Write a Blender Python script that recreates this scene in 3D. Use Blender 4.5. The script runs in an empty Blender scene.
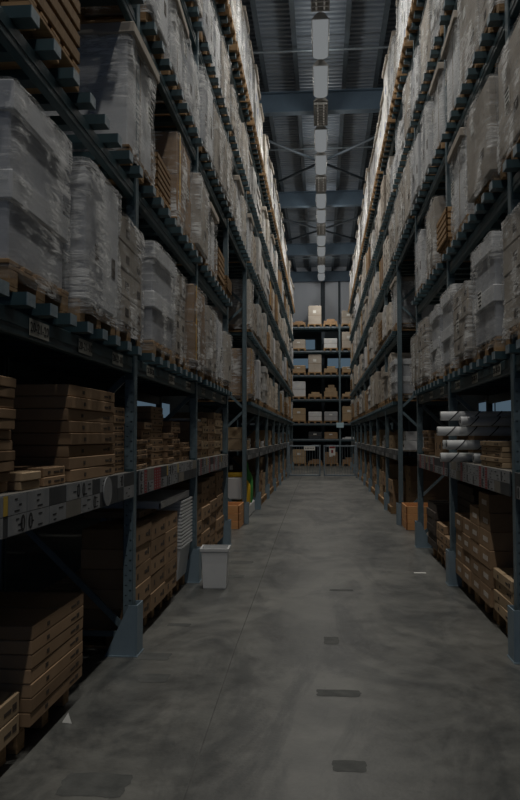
import bpy, math, random
from mathutils import Vector, noise, Matrix
R = random.Random(11)
S = bpy.context.scene
COL = S.collection
S.view_settings.view_transform = 'Standard'
S.view_settings.look = 'None'
S.view_settings.exposure = 0.0
S.view_settings.gamma = 1.0

# ------------------------------------------------------------------ materials
MATS = {}
def nmat(name):
    m = bpy.data.materials.new(name); m.use_nodes = True
    MATS[name] = m
    return m, m.node_tree, m.node_tree.nodes['Principled BSDF']
def N(nt, t, **kw):
    n = nt.nodes.new(t)
    for k, v in kw.items():
        if k in n.inputs: n.inputs[k].default_value = v
        else: setattr(n, k, v)
    return n
def ramp(nt, stops):
    r = nt.nodes.new('ShaderNodeValToRGB')
    e = r.color_ramp.elements
    while len(e) < len(stops): e.new(0.5)
    for i, (p, c) in enumerate(stops):
        e[i].position = p; e[i].color = (c[0], c[1], c[2], 1)
    return r
def coords(nt, scale=(1, 1, 1), rot=(0, 0, 0), rnd=True):
    tc = nt.nodes.new('ShaderNodeTexCoord'); mp = nt.nodes.new('ShaderNodeMapping')
    mp.inputs['Scale'].default_value = scale; mp.inputs['Rotation'].default_value = rot
    nt.links.new(tc.outputs['Object'], mp.inputs['Vector'])
    if rnd:
        oi = nt.nodes.new('ShaderNodeObjectInfo')
        ml = N(nt, 'ShaderNodeMath', operation='MULTIPLY'); ml.inputs[1].default_value = 37.0
        cb = nt.nodes.new('ShaderNodeCombineXYZ')
        nt.links.new(oi.outputs['Random'], ml.inputs[0])
        for i in range(3): nt.links.new(ml.outputs[0], cb.inputs[i])
        nt.links.new(cb.outputs[0], mp.inputs['Location'])
    return mp
def simple(name, c0, c1, scale=6, rough=0.6, metal=0.0, stretch=(1, 1, 1), bump=0.1, rot=(0, 0, 0), detail=5, vary=0.0, spec=0.4):
    """noise-mottled surface between two colours"""
    m, nt, b = nmat(name)
    mp = coords(nt, stretch, rot)
    n = N(nt, 'ShaderNodeTexNoise', Scale=scale, Detail=detail, Roughness=0.6)
    nt.links.new(mp.outputs[0], n.inputs['Vector'])
    r = ramp(nt, [(0.3, c0), (0.7, c1)])
    nt.links.new(n.outputs['Fac'], r.inputs['Fac'])
    out = r.outputs['Color']
    if vary:
        oi = nt.nodes.new('ShaderNodeObjectInfo')
        mr = N(nt, 'ShaderNodeMapRange'); mr.inputs['To Min'].default_value = 1 - vary; mr.inputs['To Max'].default_value = 1 + vary * .5
        nt.links.new(oi.outputs['Random'], mr.inputs['Value'])
        hs = nt.nodes.new('ShaderNodeHueSaturation')
        nt.links.new(mr.outputs['Result'], hs.inputs['Value']); nt.links.new(out, hs.inputs['Color'])
        out = hs.outputs['Color']
    nt.links.new(out, b.inputs['Base Color'])
    b.inputs['Roughness'].default_value = rough; b.inputs['Metallic'].default_value = metal
    b.inputs['Specular IOR Level'].default_value = spec
    if bump:
        bp = N(nt, 'ShaderNodeBump', Strength=bump, Distance=0.02)
        nt.links.new(n.outputs['Fac'], bp.inputs['Height']); nt.links.new(bp.outputs[0], b.inputs['Normal'])
    return m

simple('upright_blue', (.10, .145, .17), (.145, .2, .225), 9, .45, .0, vary=.1)
simple('beam_teal', (.022, .05, .062), (.04, .078, .09), 5, .45, stretch=(1, .2, 1), vary=.1)
simple('bar_end', (.16, .22, .26), (.26, .33, .37), 30, .4)
simple('guard_steel', (.18, .25, .30), (.23, .30, .35), 4, .5)
simple('cardboard', (.30, .195, .115), (.36, .24, .145), 5, .85, bump=.05, vary=.25, spec=.15)
simple('cardboard_pale', (.42, .30, .18), (.5, .37, .24), 5, .85, bump=.05, vary=.2, spec=.15)
simple('cardboard_dark', (.06, .05, .045), (.10, .08, .065), 5, .8, bump=.05, vary=.2, spec=.15)
simple('print_dark', (.05, .035, .025), (.07, .05, .035), 8, .8, bump=0)
simple('print_white', (.6, .55, .5), (.7, .66, .6), 8, .8, bump=0)
simple('carton_white', (.64, .64, .65), (.74, .74, .74), 4, .7, bump=.05, vary=.12, spec=.25)
simple('carton_grey', (.40, .405, .43), (.5, .505, .52), 4, .6, bump=.05, vary=.12, spec=.25)
simple('carton_beige', (.4, .345, .29), (.5, .45, .385), 4, .75, bump=.05, vary=.2, spec=.2)
simple('tape', (.2, .13, .07), (.24, .16, .09), 5, .35, bump=0)
simple('strap_yellow', (.75, .42, .02), (.85, .5, .05), 4, .4, bump=0)
simple('mark_blue', (.03, .07, .25), (.05, .1, .32), 4, .5, bump=0)
simple('pallet_wood', (.30, .185, .095), (.44, .285, .15), 4, .8, stretch=(1, 8, 8), bump=.15, vary=.3, spec=.2)
simple('crate_wood', (.62, .29, .11), (.75, .38, .16), 3, .6, stretch=(1, 7, 7), bump=.1, vary=.1)
simple('shelf_board', (.16, .15, .13), (.22, .2, .17), 5, .7, vary=.1)
simple('plastic_white', (.66, .67, .67), (.74, .745, .74), 3, .35, bump=.02)
simple('paper', (.7, .69, .65), (.8, .79, .75), 6, .8, bump=.02)
simple('black_ink', (.012, .012, .014), (.02, .02, .022), 6, .7, bump=0)
simple('card_dark', (.035, .04, .045), (.06, .065, .07), 6, .5, bump=0)
simple('card_white', (.2, .21, .22), (.3, .305, .31), 9, .5, bump=0)
simple('card_red', (.22, .025, .03), (.3, .04, .04), 6, .5, bump=0)
simple('card_yellow', (.5, .33, .05), (.6, .42, .08), 6, .5, bump=0)
simple('plate_label', (.34, .33, .28), (.42, .41, .36), 6, .6, bump=0)
simple('yellow_paint', (.65, .38, .02), (.75, .48, .04), 3, .45, bump=.03)
simple('green_paint', (.06, .28, .06), (.09, .38, .09), 3, .45, bump=.03)
simple('cloth_grey', (.18, .2, .22), (.26, .28, .3), 12, .9, bump=.3)
simple('purlin', (.055, .075, .095), (.08, .105, .13), 5, .6)
simple('girder_blue', (.12, .18, .25), (.14, .21, .285), 3, .55)
simple('deck_metal', (.20, .245, .30), (.29, .335, .39), 1.2, .5, metal=.3, stretch=(.4, 3, 1), spec=.5)
simple('housing', (.22, .22, .21), (.27, .27, .26), 6, .5)
simple('galvanised', (.2, .25, .29), (.3, .35, .39), 14, .4, metal=.4)
simple('wall_dark', (.012, .02, .026), (.02, .03, .036), 1.5, .7)
simple('wall_pale', (.74, .8, .9), (.8, .86, .94), .8, .7, bump=.02)
simple('sign_cyan', (.5, .72, .82), (.6, .8, .9), 3, .5, bump=0)
simple('wrapped_grey', (.36, .35, .33), (.78, .77, .75), 4, .38, stretch=(1, 1, 2.5), rot=(.5, .25, .3), bump=.4, vary=.4, spec=.55)
simple('wrapped_beige', (.34, .28, .22), (.7, .65, .57), 4, .4, stretch=(1, 1, 2.5), rot=(-.5, .25, .3), bump=.4, vary=.4, spec=.55)

def mat_film():
    m, nt, b = nmat('stretch_film')
    nt.nodes.remove(b); out = nt.nodes['Material Output']
    mp = coords(nt, (1, 1.2, 7.5), (0.62, .35, .2))
    n = N(nt, 'ShaderNodeTexNoise', Scale=3.6, Detail=8, Roughness=.68, Distortion=1.1)
    nt.links.new(mp.outputs[0], n.inputs['Vector'])
    mp2 = coords(nt, (1.6, 1.6, .8), (-.5, .2, 0))
    n2 = N(nt, 'ShaderNodeTexNoise', Scale=2.2, Detail=3)
    nt.links.new(mp2.outputs[0], n2.inputs['Vector'])
    ad = N(nt, 'ShaderNodeMath', operation='MULTIPLY'); nt.links.new(n.outputs['Fac'], ad.inputs[0]); nt.links.new(n2.outputs['Fac'], ad.inputs[1])
    r = ramp(nt, [(0.16, (.03,) * 3), (0.26, (.15,) * 3), (.36, (.8,) * 3)])
    nt.links.new(ad.outputs[0], r.inputs['Fac'])
    tr = nt.nodes.new('ShaderNodeBsdfTransparent'); tr.inputs[0].default_value = (.93, .94, .95, 1)
    pr = nt.nodes.new('ShaderNodeBsdfPrincipled'); pr.inputs['Base Color'].default_value = (.86, .86, .85, 1)
    pr.inputs['Roughness'].default_value = .42; pr.inputs['Specular IOR Level'].default_value = .35
    bp = N(nt, 'ShaderNodeBump', Strength=.7, Distance=.02); nt.links.new(n.outputs['Fac'], bp.inputs['Height'])
    nt.links.new(bp.outputs[0], pr.inputs['Normal'])
    mx = nt.nodes.new('ShaderNodeMixShader')
    nt.links.new(r.outputs['Color'], mx.inputs['Fac']); nt.links.new(tr.outputs[0], mx.inputs[1]); nt.links.new(pr.outputs[0], mx.inputs[2])
    nt.links.new(mx.outputs[0], out.inputs['Surface'])
mat_film()

def mat_floor():
    m, nt, b = nmat('concrete')
    mp = coords(nt, (1, 1, 1), rnd=False)
    n1 = N(nt, 'ShaderNodeTexNoise', Scale=.9, Detail=9, Roughness=.62, Distortion=.5)
    n2 = N(nt, 'ShaderNodeTexNoise', Scale=5, Detail=8, Roughness=.7)
    n3 = N(nt, 'ShaderNodeTexNoise', Scale=40, Detail=4)
    mp2 = coords(nt, (1, .35, 1), (0, 0, .2), rnd=False)
    n4 = N(nt, 'ShaderNodeTexNoise', Scale=1.3, Detail=7, Roughness=.7, Distortion=1.2)
    for n in (n1, n2, n3): nt.links.new(mp.outputs[0], n.inputs['Vector'])
    nt.links.new(mp2.outputs[0], n4.inputs['Vector'])
    r1 = ramp(nt, [(.34, (.08, .082, .077)), (.5, (.128, .128, .118)), (.68, (.18, .178, .161))])
    nt.links.new(n1.outputs['Fac'], r1.inputs['Fac'])
    r2 = ramp(nt, [(.3, (.72, .72, .72)), (.62, (1.1, 1.1, 1.09))]); nt.links.new(n2.outputs['Fac'], r2.inputs['Fac'])
    r4 = ramp(nt, [(.40, (.52, .54, .56)), (.53, (1.02, 1.02, 1.02))]); nt.links.new(n4.outputs['Fac'], r4.inputs['Fac'])
    a = N(nt, 'ShaderNodeMixRGB', blend_type='MULTIPLY'); a.inputs[0].default_value = 1
    nt.links.new(r1.outputs[0], a.inputs[1]); nt.links.new(r2.outputs[0], a.inputs[2])
    c = N(nt, 'ShaderNodeMixRGB', blend_type='MULTIPLY'); c.inputs[0].default_value = 1
    nt.links.new(a.outputs[0], c.inputs[1]); nt.links.new(r4.outputs[0], c.inputs[2])
    nt.links.new(c.outputs[0], b.inputs['Base Color'])
    rr = N(nt, 'ShaderNodeMapRange'); rr.inputs['To Min'].default_value = .25; rr.inputs['To Max'].default_value = .55
    nt.links.new(n2.outputs['Fac'], rr.inputs['Value']); nt.links.new(rr.outputs[0], b.inputs['Roughness'])
    bp = N(nt, 'ShaderNodeBump', Strength=.12, Distance=.01)
    nt.links.new(n3.outputs['Fac'], bp.inputs['Height']); nt.links.new(bp.outputs[0], b.inputs['Normal'])
mat_floor()
simple('floor_patch', (.05, .053, .05), (.10, .102, .095), 9, .7, bump=.2)
simple('floor_joint', (.06, .06, .056), (.12, .12, .112), 9, .8, bump=0)

def mat_signs():
    m, nt, b = nmat('sign_strip')
    tc = nt.nodes.new('ShaderNodeTexCoord'); sp = nt.nodes.new('ShaderNodeSeparateXYZ'); cb = nt.nodes.new('ShaderNodeCombineXYZ')
    nt.links.new(tc.outputs['Object'], sp.inputs[0])
    nt.links.new(sp.outputs['Y'], cb.inputs[0]); nt.links.new(sp.outputs['Z'], cb.inputs[1])
    br = N(nt, 'ShaderNodeTexBrick', Scale=1.0)
    br.inputs['Color1'].default_value = (.28, .29, .3, 1); br.inputs['Color2'].default_value = (.03, .035, .04, 1)
    br.inputs['Mortar'].default_value = (.03, .04, .045, 1)
    br.inputs['Brick Width'].default_value = .16; br.inputs['Row Height'].default_value = .092; br.inputs['Mortar Size'].default_value = .006
    nt.links.new(cb.outputs[0], br.inputs['Vector'])
    nt.links.new(br.outputs['Color'], b.inputs['Base Color']); b.inputs['Roughness'].default_value = .5
mat_signs()
def mat_emit(name, col, st):
    m, nt, b = nmat(name)
    b.inputs['Base Color'].default_value = (0, 0, 0, 1); b.inputs['Specular IOR Level'].default_value = 0
    b.inputs['Emission Color'].default_value = (*col, 1); b.inputs['Emission Strength'].default_value = st
mat_emit('tube_lit', (.93, .98, 1.0), .185)
mat_emit('window_glow', (.45, .68, .9), .13)

# ------------------------------------------------------------------ mesh builder
class MB:
    def __init__(s): s.v = []; s.f = []; s.m = []; s.mats = []; s.sm = []
    def mi(s, mat):
        if mat not in s.mats: s.mats.append(mat)
        return s.mats.index(mat)
    def face(s, idx, mat, sm=False): s.f.append(idx); s.m.append(s.mi(mat)); s.sm.append(sm)
    def add(s, vs, fs, mat, sm=False):
        o = len(s.v); s.v += [tuple(p) for p in vs]
        for f in fs: s.face([o + i for i in f], mat, sm)
        return s
    def box(s, a, b, mat, bev=0.0, M=None):
        x0, y0, z0 = a; x1, y1, z1 = b
        if x0 > x1: x0, x1 = x1, x0
        if y0 > y1: y0, y1 = y1, y0
        if z0 > z1: z0, z1 = z1, z0
        e = min(bev, (x1 - x0) * .3, (y1 - y0) * .3, (z1 - z0) * .3)
        if e <= 0:
            vs = [(x, y, z) for z in (z0, z1) for y in (y0, y1) for x in (x0, x1)]
            fs = [(0, 2, 3, 1), (4, 5, 7, 6), (0, 1, 5, 4), (2, 6, 7, 3), (0, 4, 6, 2), (1, 3, 7, 5)]
        else:   # chamfered box: each corner has three vertices
            vs = []; ix = {}
            for i, X in enumerate((x0, x1)):
                for j, Y in enumerate((y0, y1)):
                    for k, Z in enumerate((z0, z1)):
                        sx, sy, sz = (1 - 2 * i) * e, (1 - 2 * j) * e, (1 - 2 * k) * e
                        ix[i, j, k, 0] = len(vs); vs.append((X, Y + sy, Z + sz))
                        ix[i, j, k, 1] = len(vs); vs.append((X + sx, Y, Z + sz))
                        ix[i, j, k, 2] = len(vs); vs.append((X + sx, Y + sy, Z))
            fs = []
            for i in (0, 1):
                q = [ix[i, 0, 0, 0], ix[i, 0, 1, 0], ix[i, 1, 1, 0], ix[i, 1, 0, 0]]; fs.append(q if i == 0 else q[::-1])
                q = [ix[0, i, 0, 1], ix[1, i, 0, 1], ix[1, i, 1, 1], ix[0, i, 1, 1]]; fs.append(q if i == 0 else q[::-1])
                q = [ix[0, 0, i, 2], ix[0, 1, i, 2], ix[1, 1, i, 2], ix[1, 0, i, 2]]; fs.append(q if i == 0 else q[::-1])
            for i in (0, 1):
                for j in (0, 1):
                    q = [ix[i, j, 0, 0], ix[i, j, 0, 1], ix[i, j, 1, 1], ix[i, j, 1, 0]]; fs.append(q if i == j else q[::-1])
                    q = [ix[i, 0, j, 0], ix[i, 1, j, 0], ix[i, 1, j, 2], ix[i, 0, j, 2]]; fs.append(q if i == j else q[::-1])
                    q = [ix[0, i, j, 1], ix[0, i, j, 2], ix[1, i, j, 2], ix[1, i, j, 1]]; fs.append(q if i == j else q[::-1])
                    for k in (0, 1):
                        q = [ix[i, j, k, 0], ix[i, j, k, 1], ix[i, j, k, 2]]; fs.append(q if (i + j + k) % 2 == 0 else q[::-1])
        if M is not None: vs = [M @ Vector(p) for p in vs]
        return s.add(vs, fs, mat)
    def bar(s, p, q, w, h, mat):
        """rectangular bar from p to q"""
        p = Vector(p); q = Vector(q); d = q - p; L = d.length
        M = Matrix.Translation(p) @ d.to_track_quat('X', 'Z').to_matrix().to_4x4()
        return s.box((0, -w / 2, -h / 2), (L, w / 2, h / 2), mat, M=M)
    def tube(s, p, q, r0, r1, mat, n=14, cap=True):
        p = Vector(p); q = Vector(q); d = q - p
        Q = d.to_track_quat('Z', 'Y').to_matrix()
        vs = []
        for c, r in ((p, r0), (q, r1)):
            for i in range(n):
                a = 2 * math.pi * i / n
                vs.append(c + Q @ Vector((r * math.cos(a), r * math.sin(a), 0)))
        fs = [(i, (i + 1) % n, n + (i + 1) % n, n + i) for i in range(n)]
        s.add(vs, fs, mat, True)
        if cap:
            s.add(vs[:n], [tuple(range(n))[::-1]], mat); s.add(vs[n:], [tuple(range(n))], mat)
        return s
    def lathe(s, prof, c, mat, n=18, sq=0.0):
        """profile of (radius, z); sq>0 squares the section"""
        vs = []
        for r, z in prof:
            for i in range(n):
                a = 2 * math.pi * (i + .5) / n
                cx, sy = math.cos(a), math.sin(a)
                k = 1.0
                if sq: k = 1 / (abs(cx) ** sq + abs(sy) ** sq) ** (1 / sq)
                vs.append((c[0] + r * k * cx, c[1] + r * k * sy, c[2] + z))
        fs = []
        for j in range(len(prof) - 1):
            for i in range(n):
                fs.append((j * n + i, j * n + (i + 1) % n, (j + 1) * n + (i + 1) % n, (j + 1) * n + i))
        return s.add(vs, fs, mat, not sq)
    def mesh(s, name='m'):
        me = bpy.data.meshes.new(name)
        me.from_pydata(s.v, [], s.f); me.update()
        for m in s.mats: me.materials.append(MATS[m])
        me.polygons.foreach_set('material_index', s.m); me.polygons.foreach_set('use_smooth', s.sm)
        return me
    def obj(s, name, parent=None, loc=None):
        o = bpy.data.objects.new(name, s.mesh(name)); COL.objects.link(o)
        if parent: o.parent = parent
        if loc: o.location = loc
        return o
def text_into(mb, txt, size, M, mat):
    cu = bpy.data.curves.new('t', 'FONT'); cu.body = txt; cu.size = size; cu.align_x = 'CENTER'; cu.align_y = 'CENTER'; cu.extrude = .0008
    cu.resolution_u = 2
    o = bpy.data.objects.new('t', cu); COL.objects.link(o)
    dg = bpy.context.evaluated_depsgraph_get(); dg.update()
    me = bpy.data.meshes.new_from_object(o.evaluated_get(dg))
    mb.add([M @ v.co for v in me.vertices], [tuple(p.vertices) for p in me.polygons], mat)
    bpy.data.objects.remove(o); bpy.data.curves.remove(cu); bpy.data.meshes.remove(me)

def tag(o, label, cat, group=None, kind=None):
    if label: o['label'] = label
    if cat: o['category'] = cat
    if group: o['group'] = group
    if kind: o['kind'] = kind
    return o
def empty(name, loc, rz=0):
    o = bpy.data.objects.new(name, None); COL.objects.link(o); o.location = loc; o.rotation_euler = (0, 0, rz)
    o.empty_display_size = .1
    return o
def struct(mb, name):
    o = mb.obj(name); o['kind'] = 'structure'; return o
def copy_tree(o, parent=None):
    c = o.copy(); COL.objects.link(c); c.parent = parent
    for ch in list(o.children): copy_tree(ch, c)
    return c
PROTO = {}
def spawn(key, maker, loc, rz=0):
    """first use returns the prototype itself, later uses copies of it with its parts"""
    if key not in PROTO: PROTO[key] = o = maker()
    else: o = copy_tree(PROTO[key])
    o.location = loc; o.rotation_euler = (0, 0, rz)
    for k in ('label', 'category', 'group'):
        if k in o: del o[k]
    return o
ORD = ['', 'first', 'second', 'third', 'fourth', 'fifth', 'sixth', 'seventh', 'eighth', 'ninth', 'tenth', 'eleventh', 'twelfth', 'thirteenth',
       'fourteenth', 'fifteenth', 'sixteenth', 'seventeenth', 'eighteenth', 'nineteenth', 'twentieth', 'twenty-first', 'twenty-second', 'twenty-third', 'twenty-fourth', 'twenty-fifth']

# ------------------------------------------------------------------ layout (metres; y runs down the aisle, z up, camera at y=0)
BAY = 2.85
FX = 1.43                      # aisle face of the uprights
RX = 2.53                      # back of the rear uprights
Y0 = {-1: 2.85, 1: 2.95}       # first upright that the camera sees
SHELF = 1.38
LEV = [2.25, 3.60, 4.95, 6.30, 7.65]
TOP = 8.3
YEND = 14.25 + 8 * BAY

# ------------------------------------------------------------------ setting
f = MB(); f.box((-7, -8, -.2), (7, 44.2, 0), 'concrete'); struct(f, 'floor')
# saw joints and patches are shallow inlays of another concrete
j = MB()
pts = [(-.60, 2.2), (-.63, 3.4), (-.68, 6.0), (-.705, 9.0), (-.75, 13), (-.8, 20), (-.84, 31)]
for (xa, ya), (xb, yb) in zip(pts, pts[1:]):
    j.add([(xa - .004, ya, .001), (xa + .004, ya, .001), (xb + .004, yb, .001), (xb - .004, yb, .001)], [(0, 1, 2, 3)], 'floor_joint')
struct(j, 'trim_1')
def patch(n, x, y, w, l):
    m = MB(); k = 32; vs = []
    for i in range(k):
        a = 2 * math.pi * i / k; c, s_ = math.cos(a), math.sin(a)
        q = 1 / (abs(c) ** 12 + abs(s_) ** 12) ** (1 / 12)
        jx = 1 + .04 * math.sin(5 * a + n) + .03 * math.sin(11 * a)
        vs.append((x + w / 2 * q * c * jx, y + l / 2 * q * s_ * jx, .0015))
    m.add(vs, [tuple(range(k))], 'floor_patch')
    struct(m, 'trim_%d' % (10 + n))
for i, p in enumerate([(.13, 3.88, .17, .13), (.1, 4.95, .28, .13), (.07, 6.2, .12, .22), (.2, 8.2, .25, .1), (-1.15, 5.15, .2, .18), (-1.28, 5.65, .28, .18),
                       (-1.08, 3.58, .32, .24), (-1.25, 6.6, .2, .1), (-1.05, 9.9, .3, .2), (-1.1, 10.9, .35, .2), (-1.05, 8.9, .26, .16)]):
    patch(i, *p)

def ribbed(name, mat, z0, y0, y1, xw, pitch=.2, dep=.05):
    m = MB(); y = y0; prof = []
    while y < y1:
        prof += [(y, z0), (y + pitch * .4, z0), (y + pitch * .5, z0 + dep), (y + pitch * .9, z0 + dep)]; y += pitch
    vs = []
    for yy, zz in prof: vs += [(-xw, yy, zz), (xw, yy, zz)]
    m.add(vs, [(2 * i, 2 * i + 2, 2 * i + 3, 2 * i + 1) for i in range(len(prof) - 1)], mat)
    return struct(m, name)
CZ = 11.55
ribbed('ceiling', 'deck_metal', CZ, -8, 44.2, 7.0)
m = MB(); m.box((-7, -8, CZ + .06), (7, 44.2, CZ + .2), 'deck_metal'); struct(m, 'ceiling')
w = MB(); w.box((-7.2, -8, 0), (-7, 44.2, CZ), 'wall_dark'); struct(w, 'wall_left')
w = MB(); w.box((7, -8, 0), (7.2, 44.2, CZ), 'wall_dark'); struct(w, 'wall_right')
w = MB(); w.box((-7, 44, 0), (7, 44.2, 7.75), 'wall_dark'); w.box((-7, 43.97, 7.75), (7, 44.2, CZ), 'wall_pale')
struct(w, 'wall_back')
n_trim = 30
def trim(mb):
    global n_trim
    n_trim += 1; return struct(mb, 'trim_%d' % n_trim)
for x in (-4, -1.95, .08, 1.02, 3.0, 5.0):          # wall seams and columns on the end wall
    c = MB(); wd = .12 if x == .08 else .05
    c.box((x - wd, 43.8, 0), (x + wd, 43.97, 10.9), 'purlin', .01); trim(c)
def ibeam(mb, y, z0, z1, mat, wid=.22, xw=7):
    mb.box((-xw, y - wid / 2, z0), (xw, y + wid / 2, z0 + .03), mat); mb.box((-xw, y - wid / 2, z1 - .03), (xw, y + wid / 2, z1), mat)
    mb.box((-xw, y - .01, z0 + .03), (xw, y + .01, z1 - .03), mat)
for y in (-3.9, 4.2, 12.3, 20.6, 29.2, 37.2, 43.6):
    g = MB(); ibeam(g, y, 10.62, 11.2, 'girder_blue', .26); trim(g)
for x in (-5.2, -3.9, -2.6, -1.5, -.64, .64, 1.5, 2.6, 3.9, 5.2):    # purlins along the hall
    g = MB(); g.box((x - .03, -8, 11.3), (x + .03, 44, 11.53), 'purlin'); g.box((x - .06, -8, 11.28), (x + .06, 44, 11.3), 'purlin'); trim(g)
for y in (15.8, 18.2, 24.6, 33.0, 40.0):            # conduits across the roof
    g = MB(); g.tube((-7, y, 11.15), (7, y, 11.15), .03, .03, 'galvanised', 8, False); trim(g)
for (ya, yb) in ((20.7, 29.1), (29.3, 37.1)):        # wind bracing
    for sgn in (1, -1):
        g = MB(); g.tube((-3.5 * sgn, ya, 10.8), (3.5 * sgn, yb, 10.8), .045, .045, 'purlin', 8, False); trim(g)
for sx, nm in ((-1, 1), (1, 2)):
    wf = empty('window_%d' % nm, (sx * 6.98, 31, 2.35)); wf['kind'] = 'structure'
    g = MB(); g.box((-.02, -3.2, 0), (.0, 3.2, .75), 'window_glow'); g.obj('pane', wf)
    g = MB()
    for a, b in (((-.05, -3.3, -.1), (.01, 3.3, 0)), ((-.05, -3.3, .75), (.01, 3.3, .85)), ((-.05, -3.3, 0), (.01, -3.2, .75)), ((-.05, 3.2, 0), (.01, 3.3, .75)), ((-.05, -.04, 0), (-.02, .04, .75))):
        g.box(a, b, 'purlin')
    g.obj('window_frame', wf)
for i, (xa, xb, za, zb) in enumerate([(-3.9, -.35, 5.55, 6.2), (.3, 3, 5.55, 6.2), (-3.9, -.35, 6.65, 7.3)]):
    wf = MB(); wf.box((xa, 43.9, za), (xb, 43.96, zb), 'window_glow')
    for x in (xa, xb): wf.box((x - .04, 43.88, za - .05), (x + .04, 43.97, zb + .05), 'purlin')
    for z in (za, zb): wf.box((xa, 43.88, z - .04), (xb, 43.97, z + .04), 'purlin')
    struct(wf, 'window_%d' % (3 + i))

# ------------------------------------------------------------------ lights
def make_strip(lit):
    def mk():
        t = empty('strip_light', (0, 0, 0))
        h = MB()
        h.add([(-.07, -.78, .16), (.07, -.78, .16), (.19, -.78, .02), (-.19, -.78, .02), (-.07, .78, .16), (.07, .78, .16), (.19, .78, .02), (-.19, .78, .02)],
              [(0, 1, 5, 4), (1, 2, 6, 5), (0, 4, 7, 3), (0, 3, 2, 1), (4, 5, 6, 7)], 'housing')
        h.obj('reflector', t)
        if lit:
            g = MB(); n = 10; vs = []
            for y in (-.76, .76):
                for i in range(n + 1):
                    a = math.pi * i / n
                    vs.append((-.17 * math.cos(a), y, .02 - .075 * math.sin(a)))
            g.add(vs, [(i, i + 1, n + 2 + i, n + 1 + i) for i in range(n)] + [tuple(range(n + 1)), tuple(range(2 * n + 1, n, -1))], 'tube_lit')
            g.obj('diffuser', t)
        else:
            g = MB()
            for x in (-.08, .08): g.tube((x, -.7, .0), (x, .7, .0), .02, .02, 'plastic_white', 10)
            g.obj('tube', t)
            g = MB()
            for k in range(9): g.box((-.17, -.7 + k * .17, -.04), (.17, -.69 + k * .17, .03), 'housing')
            g.obj('louvre', t)
        for y in (-.5, .5):
            g = MB(); g.tube((0, y, .26), (0, y, 1.22), .008, .008, 'galvanised', 6); g.obj('hanger', t)
        return t
    return mk
LZ = 10.3
rail = MB(); rail.box((-.035, -6.2, LZ + .165), (.035, 43, LZ + .25), 'housing')
tag(rail.obj('light_trunking'), 'long grey trunking rail carrying the row of strip lights under the roof', 'cable rail')
k = 0; nl = 0; nu = 0
base = 15.33                    # near end of the first lit pair that the camera sees
for p in range(-4, 5):
    for (off, lit) in ((.8, True), (2.78, True), (4.65, False)):
        y = base + p * 5.68 + off
        if y > 42 or y < -6.2: continue
        o = spawn('strip%d' % lit, make_strip(lit), (0, y, LZ))
        vis = 436 - 754 * (LZ - 1.65) / y if y > 0 else -99
        if vis > -40:
            if lit: nl += 1; lab = 'glowing white strip light over the aisle, %s lit one counted from the camera' % ORD[nl]
            else: nu += 1; lab = 'unlit strip light between two glowing ones, %s unlit one from the camera' % ORD[nu]
        else: k += 1; lab = 'strip light over the aisle behind the camera, %s from the back' % ORD[k]
        tag(o, lab, 'ceiling light', 'strip lights over the aisle')
        if lit:
            for ty, en, dz in (('SPOT', 275, -.16), ('POINT', 17, -.16), ('POINT', 10, .42)):      # downward beam of the reflector, stray light, unseen point lamp added above to brighten the ceiling
                L = bpy.data.lights.new('lamp', ty); L.energy = en; L.color = (1.0, .965, .90)
                L.shadow_soft_size = .07
                if ty == 'SPOT': L.spot_size = math.radians(132); L.spot_blend = 1.0
                lo = bpy.data.objects.new('lamp_light', L); COL.objects.link(lo); lo.location = (0, y, LZ + dz)

# ------------------------------------------------------------------ pallet racks
def upright_mesh(h, holes=True):
    """open channel: aisle face at x=0, perforated cheeks running back to x=.075, centred on y"""
    m = MB(); w = .045; P = .075; D = .075
    xs = [0, .012, .026, .044, .058, D]
    if holes:
        n = int(h / P); zs = []
        for i in range(n + 1): zs += [i * P, i * P + .028, i * P + .040, i * P + .068]
        for yy in (-w, w):
            vs = [(x, yy, z) for z in zs for x in xs]; fs = []
            for r_ in range(len(zs) - 1):
                for c in range(5):
                    if (r_ % 4 == 1 and c == 1) or (r_ % 4 == 3 and c == 3): continue
                    if r_ % 4 == 1 and c == 3: pass
                    a = r_ * 6 + c; fs.append((a, a + 1, a + 7, a + 6))
            m.add(vs, fs, 'upright_blue')
        H = zs[-1]
    else:
        H = h
        for yy in (-w, w): m.box((0, yy - .002, 0), (D, yy + .002, h), 'upright_blue')
    m.box((-.002, -w, 0), (.002, w, H), 'upright_blue')
    m.box((D - .004, -w, 0), (D, -.02, H), 'upright_blue'); m.box((D - .004, .02, 0), (D, w, H), 'upright_blue')
    m.box((-.02, -.07, 0), (.12, .07, .012), 'guard_steel')
    return m.mesh('upright')
UP_M = upright_mesh(TOP)
def brace_mesh(h):
    m = MB(); z = .15; d = 1; x0, x1 = .08, RX - FX - .08
    m.bar((x0, 0, z), (x1, 0, z), .03, .04, 'upright_blue')
    while z + .95 < h:
        a, b = (x0, x1) if d > 0 else (x1, x0)
        m.bar((a, .0, z + .05), (b, .0, z + .95), .03, .045, 'upright_blue'); z += 1.0; d = -d
    m.bar((x0, 0, h - .1), (x1, 0, h - .1), .03, .04, 'upright_blue')
    return m.mesh('brace')
BR_M = brace_mesh(TOP)
def beam_mesh(hh):
    m = MB(); L = BAY - .1
    m.box((0, -L / 2, -hh), (.05, L / 2, 0), 'beam_teal', .006)
    m.box((-.004, -L / 2, -hh * .62), (.0, L / 2, -hh * .38), 'beam_teal')
    for s_ in (-1, 1): m.box((-.008, s_ * (L / 2 - .0), -hh - .05), (.055, s_ * (L / 2 - .012), .04), 'beam_teal')
    return m.mesh('beam')
BEAM_M = beam_mesh(.12); BEAM_S = beam_mesh(.09)
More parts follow.
